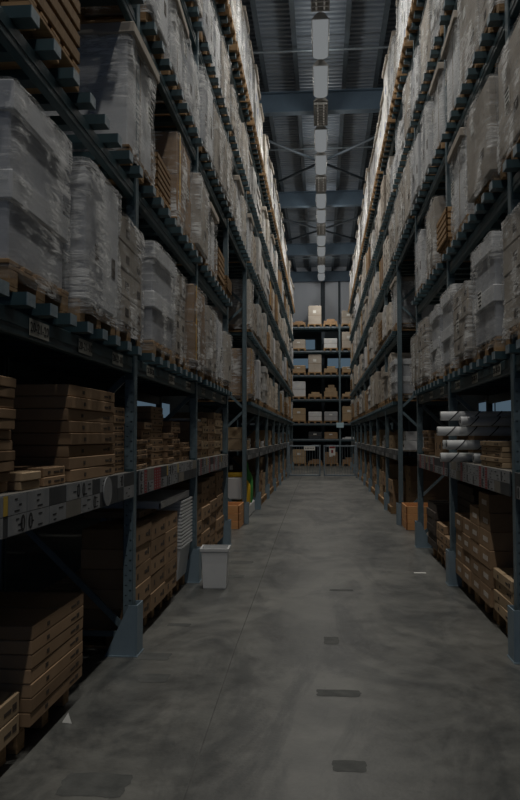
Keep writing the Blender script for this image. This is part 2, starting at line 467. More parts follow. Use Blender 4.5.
def bar_into(m, x, y, z):
    # pallet support: a shallow steel channel lying across the two beams
    m.box((x - .085, y - .05, z), (x + 1.2, y + .05, z + .012), 'beam_teal')
    m.box((x - .085, y - .05, z + .012), (x + 1.2, y - .044, z + .06), 'beam_teal')
    m.box((x - .085, y + .044, z + .012), (x + 1.2, y + .05, z + .06), 'beam_teal')
    m.box((x - .085, y - .05, z + .05), (x + 1.2, y + .05, z + .06), 'beam_teal')
    m.box((x - .089, y - .05, z), (x - .085, y + .05, z + .06), 'bar_end')
_b = MB(); bar_into(_b, 0, 0, 0); BAR_M = _b.mesh('bar')
_g = MB()   # upright guard: folded plate on the aisle side with a raked cheek
_g.box((-.045, -.11, 0), (-.035, .075, .38), 'guard_steel', .002)
for yy in (-.11, .068):
    _g.add([(-.035, yy, 0), (.2, yy, 0), (.02, yy, .38), (-.035, yy, .38), (-.035, yy + .007, 0), (.2, yy + .007, 0), (.02, yy + .007, .38), (-.035, yy + .007, .38)],
           [(0, 1, 2, 3), (7, 6, 5, 4), (1, 5, 6, 2), (2, 6, 7, 3)], 'guard_steel')
_g.box((-.05, -.13, 0), (.2, .09, .008), 'guard_steel')
GUARD_M = _g.mesh('guard')
_g = MB(); _g.box((-.045, -.1, 0), (-.035, .07, .4), 'guard_steel', .002); _g.box((-.035, -.1, 0), (.03, -.093, .4), 'guard_steel'); _g.box((-.035, .063, 0), (.03, .07, .4), 'guard_steel'); GUARD_F = _g.mesh('guard')
def part(name, me, parent, loc, kind=None):
    o = bpy.data.objects.new(name, me); COL.objects.link(o); o.parent = parent; o.location = loc
    if kind: o['kind'] = kind
    return o
def make_rack(side, y0, nb, label, bays_from_floor, over_first=False):
    """local frame: x grows away from the aisle. over_first: the first bay spans the cross passage from level three up."""
    t = empty('pallet_rack', (side * FX, y0, 0), 0)
    sx = side
    def P(name, me, x, y, z):
        o = part(name, me, t, (sx * x, y, z))
        if sx < 0: o.rotation_euler = (0, 0, math.pi)
        return o
    f0 = 1 if over_first else 0
    for i in range(f0, nb + 1):
        P('upright', UP_M, 0, i * BAY, 0)
        o = P('upright', UP_M, RX - FX, i * BAY, 0); o.rotation_euler = (0, 0, 0 if sx < 0 else math.pi)
        P('frame_bracing', BR_M, 0, i * BAY, 0)
        g = P('upright_guard', GUARD_F if over_first and i == 1 else GUARD_M, 0, i * BAY, 0)
    near, rest = [], []
    for b in range(nb):
        yc = (b + .5) * BAY
        for li, z in enumerate(LEV):
            if over_first and b == 0 and li < 2: continue
            for x, r in ((.012, 0), (RX - FX - .012, 1)):
                o = P('beam', BEAM_M, x, yc, z)
                if r: o.rotation_euler = (0, 0, 0 if sx < 0 else math.pi)
            for q in range(9):
                near.append((abs(y0 + yc) + z * .4, yc - 1.2 + q * .3, z))
        if not (over_first and b == 0):
            for x, r in ((.012, 0), (RX - FX - .012, 1)):
                o = P('beam', BEAM_S, x, yc, SHELF - .02)
                if r: o.rotation_euler = (0, 0, 0 if sx < 0 else math.pi)
            sh = MB(); sh.box((0.0, -BAY / 2 + .06, 0), (RX - FX - .02, BAY / 2 - .06, .018), 'shelf_board')
            P('shelf_deck', SHM, 0.01, yc, SHELF - .02)
    near.sort()
    for _, y, z in near[:100]: P('pallet_support', BAR_M, 0, y, z)
    if near[100:]:
        mb = MB()
        for _, y, z in near[100:]: bar_into(mb, 0, y * sx, z)
        o = P('pallet_support', mb.mesh('bars'), 0, 0, 0); o['kind'] = 'stuff'
    return tag(t, label, 'pallet rack')
_s = MB(); _s.box((0.0, -BAY / 2 + .06, 0), (RX - FX - .02, BAY / 2 - .06, .018), 'shelf_board'); SHM = _s.mesh('shelf')
rk = {}
rk[-1, 0] = make_rack(-1, Y0[-1], 3, 'tall blue-grey pallet rack nearest the camera on the left of the aisle', 0)
rk[-1, 1] = make_rack(-1, Y0[-1] + 3 * BAY, 9, 'long blue-grey pallet rack on the left of the aisle, past the cross passage', 0, True)
rk[1, 0] = make_rack(1, Y0[1], 3, 'tall blue-grey pallet rack nearest the camera on the right of the aisle', 0)
rk[1, 1] = make_rack(1, Y0[1] + 3 * BAY, 9, 'long blue-grey pallet rack on the right of the aisle, past the cross passage', 0, True)
# location plates on the lowest pallet beams (sub-parts of their beams)
def plates(rack, side, bay_i, offs):
    y0 = Y0[side]; yc = (bay_i + .5) * BAY
    bm = [o for o in rack.children if o.name.startswith('beam') and abs(o.location.y - yc) < .01 and abs(o.location.z - LEV[0]) < .01 and abs(o.location.x) < .1][0]
    for dy, txt, w_ in offs:
        mb = MB(); mb.box((-.0075, -w_ / 2 - .03, -.042), (-.0045, w_ / 2 + .03, .042), 'plate_label')
        # glyphs face -x in the beam's frame
        M = Matrix.Translation((-.0085, 0, 0)) @ Matrix(((0, 0, -1, 0), (-1, 0, 0, 0), (0, 1, 0, 0), (0, 0, 0, 1)))
        text_into(mb, txt, .07, M, 'black_ink')
        o = mb.obj('location_plate', bm, (0, dy * side, -.06)); o['label'] = 'pale plate with black number'
for b, offs in ((0, ((-.55, '20-21-20', .2), (.2, '20-21-10', .2), (.93, '20-21-00', .2))), (1, ((-.9, '20-20-20', .2), (0, '20-20-10', .2), (.9, '20-20-00', .2))), (2, ((-.9, '20-19-20', .2), (0, '20-19-10', .2), (.9, '20-19-00', .2)))):
    plates(rk[-1, 0], -1, b, offs)
    if b: plates(rk[1, 0], 1, b, offs)

# ------------------------------------------------------------------ sign strips along the shelf edge
def sign_strip(side, y0, bay_name, seed, detailed):
    yc = y0 + BAY / 2; L = BAY - .14
    if not detailed:
        mb = MB(); mb.box((-.014, -L / 2, -.19), (0, L / 2, 0), 'sign_strip')
        o = mb.obj('shelf_sign_strip', None, (side * (FX - .002), yc, SHELF))
        if side < 0: o.rotation_euler = (0, 0, math.pi)
        return tag(o, 'strip of small shelf signs on the %s' % bay_name, 'shelf sign', 'strips of shelf signs')
    t = empty('shelf_sign_strip', (side * (FX - .002), yc, SHELF - .19), math.pi if side < 0 else 0)
    mb = MB(); mb.box((-.01, -L / 2, 0), (0, L / 2, .192), 'card_dark', .002); mb.obj('backing', t)
    r = random.Random(seed); y = -L / 2 + .01
    while y < L / 2 - .1:
        wd = r.choice([.22, .3, .26, .16]); wd = min(wd, L / 2 - y - .01)
        if r.random() < .22:
            mb = MB(); mb.box((-.0125, y, .004), (-.0102, y + .085, .188), 'card_red')
            for k in range(7): mb.box((-.0135, y + .02, .02 + k * .023), (-.0125, y + .062, .027 + k * .023), 'card_white')
            mb.obj('sign_card', t)['label'] = 'red sign card'; y += .09; continue
        for row in (0, 1):
            z = .004 + row * .094; q = r.random()
            mb = MB(); base = 'card_white' if q < .68 else ('card_dark' if q < .92 else 'shelf_board')
            mb.box((-.0125, y, z), (-.0102, y + wd - .008, z + .09), base)
            if base == 'card_white':
                e = .035 if r.random() < .6 else 0
                c = y + wd - .05 if r.random() < .5 else y + .045
                if e and wd > .14:
                    n = 16; vs = [(-.0135, c + .028 * math.cos(2 * math.pi * i / n), z + .045 + .04 * math.sin(2 * math.pi * i / n)) for i in range(n)]
                    mb.add(vs, [tuple(range(n))], 'black_ink')
                    mb.box((-.0145, c - .003, z + .02), (-.0137, c + .003, z + .065), 'card_white')
                for k in range(3):
                    yy = y + .03 + r.random() * (wd - .12); ww = .02 + .05 * r.random(); zz = z + .012 + k * .027
                    mb.box((-.0135, yy, zz), (-.0127, min(yy + ww, y + wd - .02), zz + .007), 'black_ink')
            o = mb.obj('sign_card', t)
            o['label'] = {'card_white': 'white sign card with black marks', 'card_dark': 'dark sign card', 'shelf_board': 'brown sign card'}[base]
        y += wd
        if r.random() < .25 and y < L / 2 - .2:
            mb = MB(); mb.box((-.0125, y, .1), (-.0102, y + .045, .188), 'card_yellow'); mb.obj('sign_card', t)['label'] = 'yellow sign card'
            y += .05
    if seed == 3:      # round white disc sign hanging on the left strip
        mb = MB(); mb.tube((-.022, .0, .095), (-.015, .0, .095), .095, .095, 'card_white', 24); o = mb.obj('disc_sign', t, (0, -.62, 0)); o['label'] = 'round white disc sign'
    return tag(t, 'row of small shelf signs on the %s' % bay_name, 'shelf sign', 'strips of shelf signs')
sign_strip(-1, Y0[-1], 'left rack shelf nearest the camera', 3, True)
sign_strip(-1, Y0[-1] + BAY, 'left rack shelf above the white storage boxes', 5, True)
sign_strip(-1, Y0[-1] + 2 * BAY, 'left rack shelf just before the passage', 8, True)
sign_strip(1, Y0[1], 'right rack shelf nearest the camera', 13, True)
sign_strip(1, Y0[1] + BAY, 'right rack shelf below the white rolls', 4, True)
sign_strip(1, Y0[1] + 2 * BAY, 'right rack shelf just before the cross passage', 6, True)
for s_ in (-1, 1):
    for b in range(8):
        sign_strip(s_, Y0[s_] + (4 + b) * BAY, '%s rack, %s bay past the cross passage' % ('left' if s_ < 0 else 'right', ORD[b + 1]), b, False)

# ------------------------------------------------------------------ pallets and loads
def pallet_parts(t):
    m = MB()
    for y in (-.35, -.175, 0, .175, .35):
        w = .06 if y in (-.35, 0, .35) else .045
        m.box((-.6, y - w, .122), (.6, y + w, .144), 'pallet_wood', .003)
    for x in (-.55, 0, .55): m.box((x - .05, -.4, .1), (x + .05, .4, .122), 'pallet_wood', .003)
    m.obj('top_deck', t)
    for y in (-.35, 0, .35):
        m = MB(); m.box((-.6, -.05, 0), (.6, .05, .022), 'pallet_wood', .003)
        for x in (-.53, 0, .53): m.box((x - .07, -.05, .022), (x + .07, .05, .1), 'pallet_wood', .003)
        m.obj('runner', t, (0, y, 0))
def mk_pallet():
    t = empty('wooden_pallet', (0, 0, 0)); pallet_parts(t); return t
def mk_pallet_far():
    m = MB()
    for y in (-.35, 0, .35):
        m.box((-.6, y - .05, 0), (.6, y + .05, .022), 'pallet_wood')
        for x in (-.53, 0, .53): m.box((x - .07, y - .05, .022), (x + .07, y + .05, .1), 'pallet_wood')
    m.box((-.6, -.4, .1), (.6, .4, .144), 'pallet_wood')
    return m.obj('wooden_pallet')

def film_shell(w, d, h, seed, amp=.012, gap=.012, nz=14):
    """wrinkled skin round a block (w along y, d along x)"""
    m = MB(); ny, nx = 12, 14; ring = []
    a, b = d / 2 + gap, w / 2 + gap; c = .03
    def side(p, q, n): return [(p[0] + (q[0] - p[0]) * i / n, p[1] + (q[1] - p[1]) * i / n) for i in range(n)]
    ring = side((-a + c, -b), (a - c, -b), nx) + side((a - c, -b), (a, -b + c), 1) + side((a, -b + c), (a, b - c), ny) + side((a, b - c), (a - c, b), 1) + \
        side((a - c, b), (-a + c, b), nx) + side((-a + c, b), (-a, b - c), 1) + side((-a, b - c), (-a, -b + c), ny) + side((-a, -b + c), (-a + c, -b), 1)
    n = len(ring); vs = []
    for k in range(nz + 1):
        z = -.09 + (h + .09) * k / nz
        for (x, y) in ring:
            q = noise.noise(Vector((x * 3 + seed * 7, y * 3, z * 7 + x * 2 + y * 3)))
            q2 = noise.noise(Vector((x * 9 + seed, y * 9, z * 18 - y * 8)))
            o = 1 + (q * .8 + q2 * .5) * amp / max(a, b) * 1.6
            vs.append((x * o, y * o, z + (.01 * q if 0 < k < nz else 0)))
    fs = [(k * n + i, k * n + (i + 1) % n, (k + 1) * n + (i + 1) % n, (k + 1) * n + i) for k in range(nz) for i in range(n)]
    m.add(vs, fs, 'stretch_film', True)
    top = [v for v in vs[-n:]]; cz = h + .006
    m.add([(p[0], p[1], p[2]) for p in top] + [(p[0] * .82, p[1] * .82, cz) for p in top], [(i, (i + 1) % n, n + (i + 1) % n, n + i) for i in range(n)] + [tuple(range(n, 2 * n))], 'stretch_film', True)
    return m
def block(m, x0, y0, z0, x1, y1, z1, mat, seed=0, amp=.008):
    """slightly bulging carton block"""
    m.box((x0, y0, z0), (x1, y1, z1), mat, .008)
def carton_marks(m, x, y0, y1, z0, z1, mat):
    """print on the aisle side (x = the face, looking towards -x)"""
    w = y1 - y0; h = z1 - z0
    m.box((x - .002, y0 + w * .12, z0 + h * .3), (x, y0 + w * .22, z0 + h * .5), mat)
    m.box((x - .002, y0 + w * .28, z0 + h * .32), (x, y0 + w * .42, z0 + h * .42), mat)
def mk_load(kind, w, d, h, seed, far):
    """aisle face looks to -x, base at z=0"""
    r = random.Random(seed * 13 + hash_(kind)); X0, X1, Yh = -d / 2, d / 2, w / 2
    pieces = []       # (name, MB, label)
    if kind == 'lidded':
        n = 2; th = h / n
        for i in range(n):
            m = MB(); block(m, X0 + .024, -Yh + .024, i * th, X1 - .024, Yh - .024, (i + 1) * th - .03, 'carton_grey'); pieces.append(('box', m, None))
            m = MB(); block(m, X0, -Yh, (i + .66) * th, X1, Yh, (i + 1) * th - .002, 'carton_white')
            pieces.append(('lid', m, 'pale folded lid'))
    elif kind == 'tall_carton':
        m = MB(); block(m, X0, -Yh, 0, X1, Yh, h * .5, 'cardboard'); m.box((X0 - .003, -.03, .02), (X0, .03, h * .5), 'tape'); pieces.append(('carton', m, None))
        m = MB(); block(m, X0 + .01, -Yh + .01, h * .5, X1, Yh, h, 'cardboard'); m.box((X0 + .007, -.03, h * .5), (X0 + .01, .03, h), 'tape'); pieces.append(('carton', m, None))
        m = MB(); m.box((X0 - .006, Yh - .12, .01), (X0 - .003, Yh - .07, h), 'strap_yellow'); pieces.append(('strap', m, 'yellow strap'))
    elif kind == 'tiers':
        n = r.choice([3, 4]); th = h / n; mt = r.choice(['carton_beige', 'carton_white', 'carton_beige'])
        for i in range(n):
            m = MB()
            for s_ in (0, 1):
                e = r.uniform(0, .015)
                block(m, X0 + e, -Yh + s_ * Yh + .002, i * th, X1 - e, s_ * Yh - .002, (i + 1) * th - .003, mt)
                m.box((X0 + e - .002, -Yh + s_ * Yh + .06, i * th + th * .3), (X0 + e, -Yh + s_ * Yh + .16, i * th + th * .6), 'print_dark')
            pieces.append(('carton_tier', m, None))
    elif kind == 'capped':
        m = MB(); block(m, X0 + .05, -Yh + .05, 0, X1 - .05, Yh - .05, h - .05, 'carton_white')
        m.box((X0 + .048, -.012, 0), (X0 + .05, .012, h - .06), 'tape'); pieces.append(('carton', m, None))
        m = MB(); block(m, X0 - .01, -Yh, h - .085, X1, Yh, h, 'carton_beige'); pieces.append(('top_cap', m, 'beige cap'))
    elif kind == 'plain':
        m = MB(); block(m, X0 + .01, -Yh + .01, 0, X1 - .01, Yh - .01, h, 'carton_beige')
        m.box((X0 + .007, -Yh * .5, h * .25), (X0 + .01, -Yh * .2, h * .34), 'print_dark'); m.box((X0 + .007, Yh * .3, h * .7), (X0 + .01, Yh * .55, h * .82), 'paper')
        pieces.append(('carton', m, None))
    elif kind == 'twin':
        for s_, mt in ((0, 'carton_white'), (1, 'carton_grey')):
            m = MB(); block(m, X0 + .01, -Yh + s_ * Yh + .005, 0, X1, s_ * Yh - .005, h * (1 - .06 * s_), mt)
            m.box((X0 + .007, -Yh + s_ * Yh + .09, h * .3), (X0 + .01, -Yh + s_ * Yh + .17, h * .45), 'print_dark'); pieces.append(('carton', m, None))
    elif kind == 'marked':
        n = 2; th = h / n
        for i in range(n):
            m = MB(); block(m, X0 + .02 * i, -Yh + .01 * i, i * th, X1, Yh - .01 * i, (i + 1) * th - .004, 'carton_white')
            m.box((X0 + .02 * i - .003, -.08, i * th + th * .3), (X0 + .02 * i, .04, i * th + th * .5), 'mark_blue'); pieces.append(('carton_tier', m, None))
        m = MB(); block(m, X0 - .02, -Yh, h, X1, Yh, h + .1, 'carton_beige'); pieces.append(('top_cap', m, 'beige cap'))
    elif kind == 'crate':
        m = MB()
        for k in range(5):
            z = .02 + k * h / 5
            m.box((X0, -Yh, z), (X0 + .02, Yh, z + h / 5 * .7), 'pallet_wood', .003); m.box((X1 - .02, -Yh, z), (X1, Yh, z + h / 5 * .7), 'pallet_wood', .003)
            m.box((X0, -Yh, z), (X1, -Yh + .02, z + h / 5 * .7), 'pallet_wood', .003); m.box((X0, Yh - .02, z), (X1, Yh, z + h / 5 * .7), 'pallet_wood', .003)
        pieces.append(('slatted_side', m, None))
        for x in (X0 + .05, X1 - .05):
            for y in (-Yh + .05, Yh - .05): m = MB(); m.box((x - .03, y - .03, 0), (x + .03, y + .03, h), 'pallet_wood'); pieces.append(('corner_post', m, None))
        m = MB(); m.box((X0 + .03, -Yh + .03, .0), (X1 - .03, Yh - .03, h * .8), 'cardboard', .01); pieces.append(('filling', m, 'brown carton inside'))
    # a paper label on the wrap
    nm = {'lidded': 'lidded_box_load', 'tall_carton': 'carton_load', 'tiers': 'carton_load', 'capped': 'capped_carton_load', 'plain': 'carton_load', 'twin': 'carton_load', 'marked': 'tall_carton_load', 'crate': 'slatted_crate'}[kind]
    if far:
        # distant copy: the same build in one mesh, wrap and all
        m = MB()
        for _, p, _l in pieces:
            o = len(m.v); m.v += p.v
            for fc, mi in zip(p.f, p.m):
                mt = p.mats[mi]
                if seed % 3 and kind != 'crate': mt = {'carton_grey': 'wrapped_grey', 'carton_white': 'wrapped_grey', 'carton_beige': 'wrapped_beige', 'cardboard': 'cardboard'}.get(mt, mt)
                m.face([o + i for i in fc], mt)
        return m.obj(nm)
    t = empty(nm, (0, 0, 0))
    for n_, p, lb in pieces:
        o = p.obj(n_, t)
        if lb: o['label'] = lb
    if kind not in ('crate',):
        hh = h - (.09 if kind == 'capped' else 0) + .004
        film_shell(w - (.05 if kind == 'capped' else 0), d - (.05 if kind == 'capped' else 0), hh, seed, nz=16).obj('stretch_film', t)
        if seed % 2:
            m = MB(); m.box((X0 - .028, -.1, h * .34), (X0 - .026, .04, h * .5), 'paper')
            for k in range(4): m.box((X0 - .0295, -.09, h * .35 + k * .035), (X0 - .028, .0 + .01 * k, h * .35 + k * .035 + .012), 'black_ink')
            m.obj('shipping_label', t)
    return t
def hash_(s): return sum(ord(c) * (i + 3) for i, c in enumerate(s))
LOOK = {'lidded': 'grey lidded boxes in film', 'tall_carton': 'brown load with yellow strap', 'tiers': 'film-wrapped tiered cartons', 'capped': 'white carton with beige cap',
        'plain': 'beige wrapped carton load', 'twin': 'two wrapped pale upright cartons', 'marked': 'tall white blue-marked cartons', 'crate': 'slatted wooden crate'}
LNAME = ['lowest level', 'second level', 'middle level', 'fourth level', 'top level']
HEI = {'s': .64, 'm': .75, 't': .85}
def place_load(side, li, yc, kind, hk, w, seed, where, z=None, base_x=None, pal=True):
    far = yc > 15
    z = LEV[li] + .06 if z is None else z
    rz = 0 if side > 0 else math.pi
    x = side * (FX + .58)
    if pal and not (kind is None and not far):
        p = spawn('pallet%d' % far, mk_pallet_far if far else mk_pallet, (x - side * (.11 if li == 4 else 0), yc, z), rz)
        tag(p, 'wooden pallet on the %s' % where, 'pallet', 'pallets on the racks')
        if w < .8: p.scale = (1, (w - .01) / .8, 1)
        z += .146
    H = hk if isinstance(hk, float) else HEI[hk]
    if kind is None: return
    key = (kind, round(w, 2), H, seed % 4, far)
    d = 1.06
    o = spawn(key, lambda: mk_load(kind, w, d, H, seed % 4 + 1, far), (x + side * (-.10 + .03 * ((seed * 7) % 5 - 2) / 2), yc, z), rz + .012 * ((seed * 5) % 7 - 3) * .5)
    tag(o, '%s on the %s' % (LOOK[kind], where), 'pallet load', 'loads on the racks')

NEAR = {   # hand-set loads (side, level): (kind, height, width, y)
    (-1, 0): [('lidded', .84, .8, 3.68), ('twin', .84, .76, 4.66), ('tiers', .76, .7, 5.42), ('lidded', .84, .84, 6.62), ('tiers', .82, .66, 7.42), ('tall_carton', .82, .78, 8.3),
              ('tiers', .76, .74, 9.25), ('twin', .78, .74, 10.15), ('plain', .7, .7, 11.05)],
    (-1, 1): [('crate', .5, .78, 3.84), (None, .62, .7, 4.78), ('capped', .92, .84, 5.78), ('crate', .3, .6, 6.62), ('tall_carton', .85, .8, 7.62), ('plain', .8, .8, 8.65),
              ('capped', .78, .72, 9.6), ('crate', .42, .7, 10.4), ('crate', .2, .6, 11.2)],
    (1, 0): [('tiers', .84, .9, 5.5), ('lidded', .86, .78, 6.6), ('tiers', .64, .76, 7.48), ('lidded', .8, .78, 8.45), ('lidded', .77, .78, 9.5), ('tiers', .77, .72, 10.45), ('plain', .68, .7, 11.3)],
    (1, 1): [('plain', .8, .84, 5.6), ('plain', .78, .9, 6.6), ('capped', .86, .76, 7.75), ('crate', .36, .7, 8.65), ('plain', .8, .86, 9.75), ('twin', .78, .74, 11.1)],
}
KINDS = ['tiers', 'plain', 'twin', 'lidded', 'capped', 'plain', 'tiers', 'tall_carton', 'twin', 'plain']
for side in (-1, 1):
    sn = 'left' if side < 0 else 'right'
    for li in range(5):
        cnt = {'a': 0, 'b': 0, 'c': 0}
        if li < 2:
            for kd, hk, w, yc in NEAR[side, li]:
                cnt['a'] += 1
                place_load(side, li, yc, kd, hk, w, R.randrange(100), '%s rack, %s, %s before the passage' % (sn, LNAME[li], ORD[cnt['a']]))
        for b in range(12):
            seg = 'a' if b < 3 else ('b' if b == 3 else 'c')
            if b <= 3 and li < 2: continue
            for s_ in range(3):
                yc = Y0[side] + b * BAY + BAY / 2 + (s_ - 1) * .92
                ztop = LEV[li] + 1.4 if li < 4 else 8.0
                if 436 - 754 * (LEV[li] - 1.65) / (yc + .5) < -15: continue       # above the frame
                if (FX + .1) * 754 / (yc + .45) > (340 if side < 0 else 215): continue   # beside the frame
                cnt[seg] += 1
                where = '%s rack, %s, %s %s' % (sn, LNAME[li], ORD[cnt[seg]], {'a': 'before the passage', 'b': 'over the passage', 'c': 'past the passage'}[seg])
                sd = R.randrange(100)
                if True:
                    kd = R.choice(KINDS); hk = R.choice([.56, .66, .75, .82, .88]); w = R.choice([.72, .8, .84, .88])
                    if li == 4:
                        kd = 'marked'; hk = R.choice([1.3, 1.45, 1.55])
                        if side < 0 and b == 11: hk = 1.0
                        if R.random() < .2: kd = 'plain'; hk = 1.2
                    elif R.random() < .06 and b > 3: kd = 'crate'; hk = .5
                    elif R.random() < .04 and b > 3: kd = None
                place_load(side, li, yc, kd, hk, w, sd, where)

# ------------------------------------------------------------------ cartons stacked on the shelves and on floor pallets
def mk_carton(w, d, h, mat, mark, big):
    def mk():
        m = MB(); m.box((-d / 2, -w / 2, 0), (d / 2, w / 2, h - .003), mat, .004)
        X = -d / 2
        if mark == 'dark':
            m.box((X - .0015, -w * .4, h * .3), (X, -w * .4 + .05, h * .62), 'print_dark'); m.box((X - .0015, -w * .4 + .065, h * .35), (X, -w * .4 + .15, h * .52), 'print_dark')
            m.box((X - .0015, w * .2, h * .3), (X, w * .2 + .04, h * .6), 'print_dark')
        elif mark == 'white':
            for k in range(4): m.box((X - .0015, -w * .28 + k * w * .12, h * .35), (X, -w * .28 + k * w * .12 + w * .07, h * .62), 'print_white')
        m.box((-d / 2 + .01, -.02, h - .003), (d / 2 - .01, .02, h - .0022), 'tape')
        return m.obj('carton' if big else 'flat_carton')
    return mk
def stack(side, xf, y0, y1, z, h, n, mat, desc, mark='dark', d=None, jit=.012, group=None, pal=False, look='brown'):
    """n cartons from z up, aisle face at xf"""
    w = y1 - y0; d = d or .9; rz = 0 if side > 0 else math.pi
    if pal:
        o = spawn('palletn', mk_pallet, (side * (xf + .58), (y0 + y1) / 2, .001), rz)
        o.scale = (1, min(1, 1), 1)
        tag(o, 'wooden floor pallet under the %s' % desc, 'pallet', 'pallets on the floor')
    for i in range(n):
        ww = round(w - .004, 3)
        o = spawn(('c', ww, d, h, mat, mark), mk_carton(ww, d, h, mat, mark, h > .11), (side * (xf + d / 2 + R.uniform(0, jit)), (y0 + y1) / 2 + R.uniform(-.3, .3) * jit, z + i * h), rz + R.uniform(-1, 1) * jit * .5)
        pos = 'only one' if n == 1 else ('topmost' if i == n - 1 else ('lowest' if i == 0 else '%s from bottom' % ORD[i + 1]))
        lab = ('%s carton, %s of the %s' % (look, pos, desc)) if n > 1 else '%s carton, the %s' % (look, desc)
        tag(o, lab, 'cardboard box', group or 'cartons in the %s' % desc)
def fpal(side, xf, yc, desc, rot=False):
    o = spawn('palletn', mk_pallet, (side * (xf + .68), yc, .001), 0 if side > 0 else math.pi)
    return tag(o, 'wooden floor pallet under the %s' % desc, 'pallet', 'pallets on the floor')
SZ = SHELF + .002
# left floor, first bay
fpal(-1, 1.50, 4.27, 'near left pile of seven long cartons')
stack(-1, 1.50, 3.85, 4.7, .147, .074, 7, 'cardboard', 'near left floor pile', d=1.15, jit=.006)
fpal(-1, 1.52, 3.38, 'two short piles at the lower left edge')
stack(-1, 1.53, 3.42, 3.78, .147, .105, 2, 'cardboard_pale', 'low pile at the lower left edge', d=.6, look='pale brown')
stack(-1, 1.55, 3.0, 3.40, .147, .12, 2, 'cardboard_pale', 'pile at the very lower left corner', d=.7, look='pale brown')
stack(-1, 2.35, 3.42, 3.78, .147, .12, 3, 'cardboard', 'low pile set back behind the lower left pile', d=.3)
# left shelf, first bay
stack(-1, 1.46, 4.3, 5.25, SZ, .072, 8, 'cardboard', 'big pile on the near left shelf', d=.95, jit=.02)
stack(-1, 1.48, 5.3, 5.6, SZ, .06, 8, 'cardboard', 'narrow pile by the near left upright', d=.5, jit=.01)
stack(-1, 1.47, 3.05, 3.55, SZ, .05, 11, 'cardboard', 'shelf pile at the left edge', d=.8, jit=.05, mark=None)
stack(-1, 1.46, 3.6, 3.85, SZ, .045, 2, 'cardboard_pale', 'two-carton pile at the shelf front, left', d=.6, look='pale', mark=None)
stack(-1, 1.46, 3.9, 4.24, SZ, .05, 2, 'cardboard', 'low shelf pile beside the big one', d=.6)
# left floor, second bay
for (a, b, n, hh) in ((5.82, 6.42, 5, .155), (6.44, 7.02, 5, .15), (7.04, 7.6, 5, .15)):
    nm = {5.82: 'front pile', 6.44: 'middle pile', 7.04: 'rear pile'}[a]
    stack(-1, 1.46, a, b, .147, hh, n, 'cardboard', '%s left of the white bin' % nm, d=.42)
fpal(-1, 1.46, 6.22, 'front two piles left of the white bin'); fpal(-1, 1.46, 7.2, 'rear pile left of the white bin')
stack(-1, 1.6, 6.6, 7.3, .92, .06, 1, 'cardboard_pale', 'loose flat one on the piles left of the bin', d=.5, look='pale')
# nested white storage boxes
def mk_sbox(w, l, h, rim=.018, mat='plastic_white'):
    def mk():
        m = MB()
        # tapered open box with wall thickness and rim
        def ring(f, z, g=0): return [(-w / 2 * f + g, -l / 2 * f + g, z), (w / 2 * f - g, -l / 2 * f + g, z), (w / 2 * f - g, l / 2 * f - g, z), (-w / 2 * f + g, l / 2 * f - g, z)]
        vs = ring(.82, 0) + ring(.97, h) + ring(1.02, h) + ring(1.02, h - rim - .0) + ring(.97, h - rim) + ring(.965, h, .0) + ring(.80, .006)
        q = lambda a, b: [(a * 4 + i, a * 4 + (i + 1) % 4, b * 4 + (i + 1) % 4, b * 4 + i) for i in range(4)]
        fs = [(3, 2, 1, 0)] + q(0, 4) + q(4, 3) + q(3, 2) + q(2, 5) + q(5, 6) + [(24, 25, 26, 27)]
        m.add(vs, fs, mat)
        return m.obj('storage_box')
    return mk
fpal(-1, 1.46, 8.04, 'nested white storage boxes')
for i in range(14):
    z = .147 + i * .036
    o = spawn('sbox', mk_sbox(.6, .62, .36), (-1.75, 8.05, z))
    tag(o, 'white plastic storage box, %s in the nested pile behind the white bin' % ('lowest' if i == 0 else ('topmost' if i == 13 else ORD[i + 1] + ' from the bottom')), 'storage box', 'nested white storage boxes')
m = MB(); m.box((-.35, -.75, 0), (.35, .75, .02), 'plastic_white', .005)
for a, b in (((-.35, -.75, -.05), (-.33, .75, 0)), ((.33, -.75, -.05), (.35, .75, 0)), ((-.35, -.75, -.05), (.35, -.73, 0)), ((-.35, .73, -.05), (.35, .75, 0))): m.box(a, b, 'plastic_white', .003)
tag(m.obj('flat_tray', None, (-1.83, 7.62, 1.03)), 'large white flat tray lying over the nested white boxes', 'tray')
# white bin in the aisle
t = empty('plastic_bin', (-1.17, 8.28, 0), .06)
m = MB(); w0, w1, h0 = .118, .142, .43
def sqr(w, z, d=None): d = d or w; return [(-w, -d, z), (w, -d, z), (w, d, z), (-w, d, z)]
q = lambda a, b: [(a * 4 + i, a * 4 + (i + 1) % 4, b * 4 + (i + 1) % 4, b * 4 + i) for i in range(4)]
m.add(sqr(w0, 0) + sqr(w0 + .005, .01) + sqr(w1, h0) + sqr(w1 - .004, h0) + sqr(w0, .012), [(3, 2, 1, 0)] + q(0, 1) + q(1, 2) + q(2, 3) + q(3, 4) + [(16, 17, 18, 19)], 'plastic_white'); m.obj('body', t)
m = MB(); m.add(sqr(w1 - .002, h0 - .03) + sqr(w1 + .012, h0 - .026) + sqr(w1 + .016, h0 + .004) + sqr(w1 - .004, h0 + .004), q(0, 1) + q(1, 2) + q(2, 3), 'plastic_white'); m.obj('rim', t)
tag(t, 'tall white plastic bin standing alone on the floor by the left rack', 'bin')
# left shelf, second bay
for (a, b, x, n, hh, nm) in ((5.85, 6.3, 1.47, 6, .04, 'first low pile'), (6.32, 6.62, 1.5, 6, .065, 'small pile'), (6.64, 7.15, 1.5, 9, .06, 'tall pile'), (7.17, 7.45, 1.47, 5, .06, 'short pile'), (7.5, 7.95, 1.5, 7, .06, 'second tall pile'), (8.0, 8.4, 1.48, 4, .05, 'end pile')):
    stack(-1, x, a, b, SZ, hh, n, 'cardboard', '%s, left shelf above white boxes' % nm, d=.55, jit=.03)
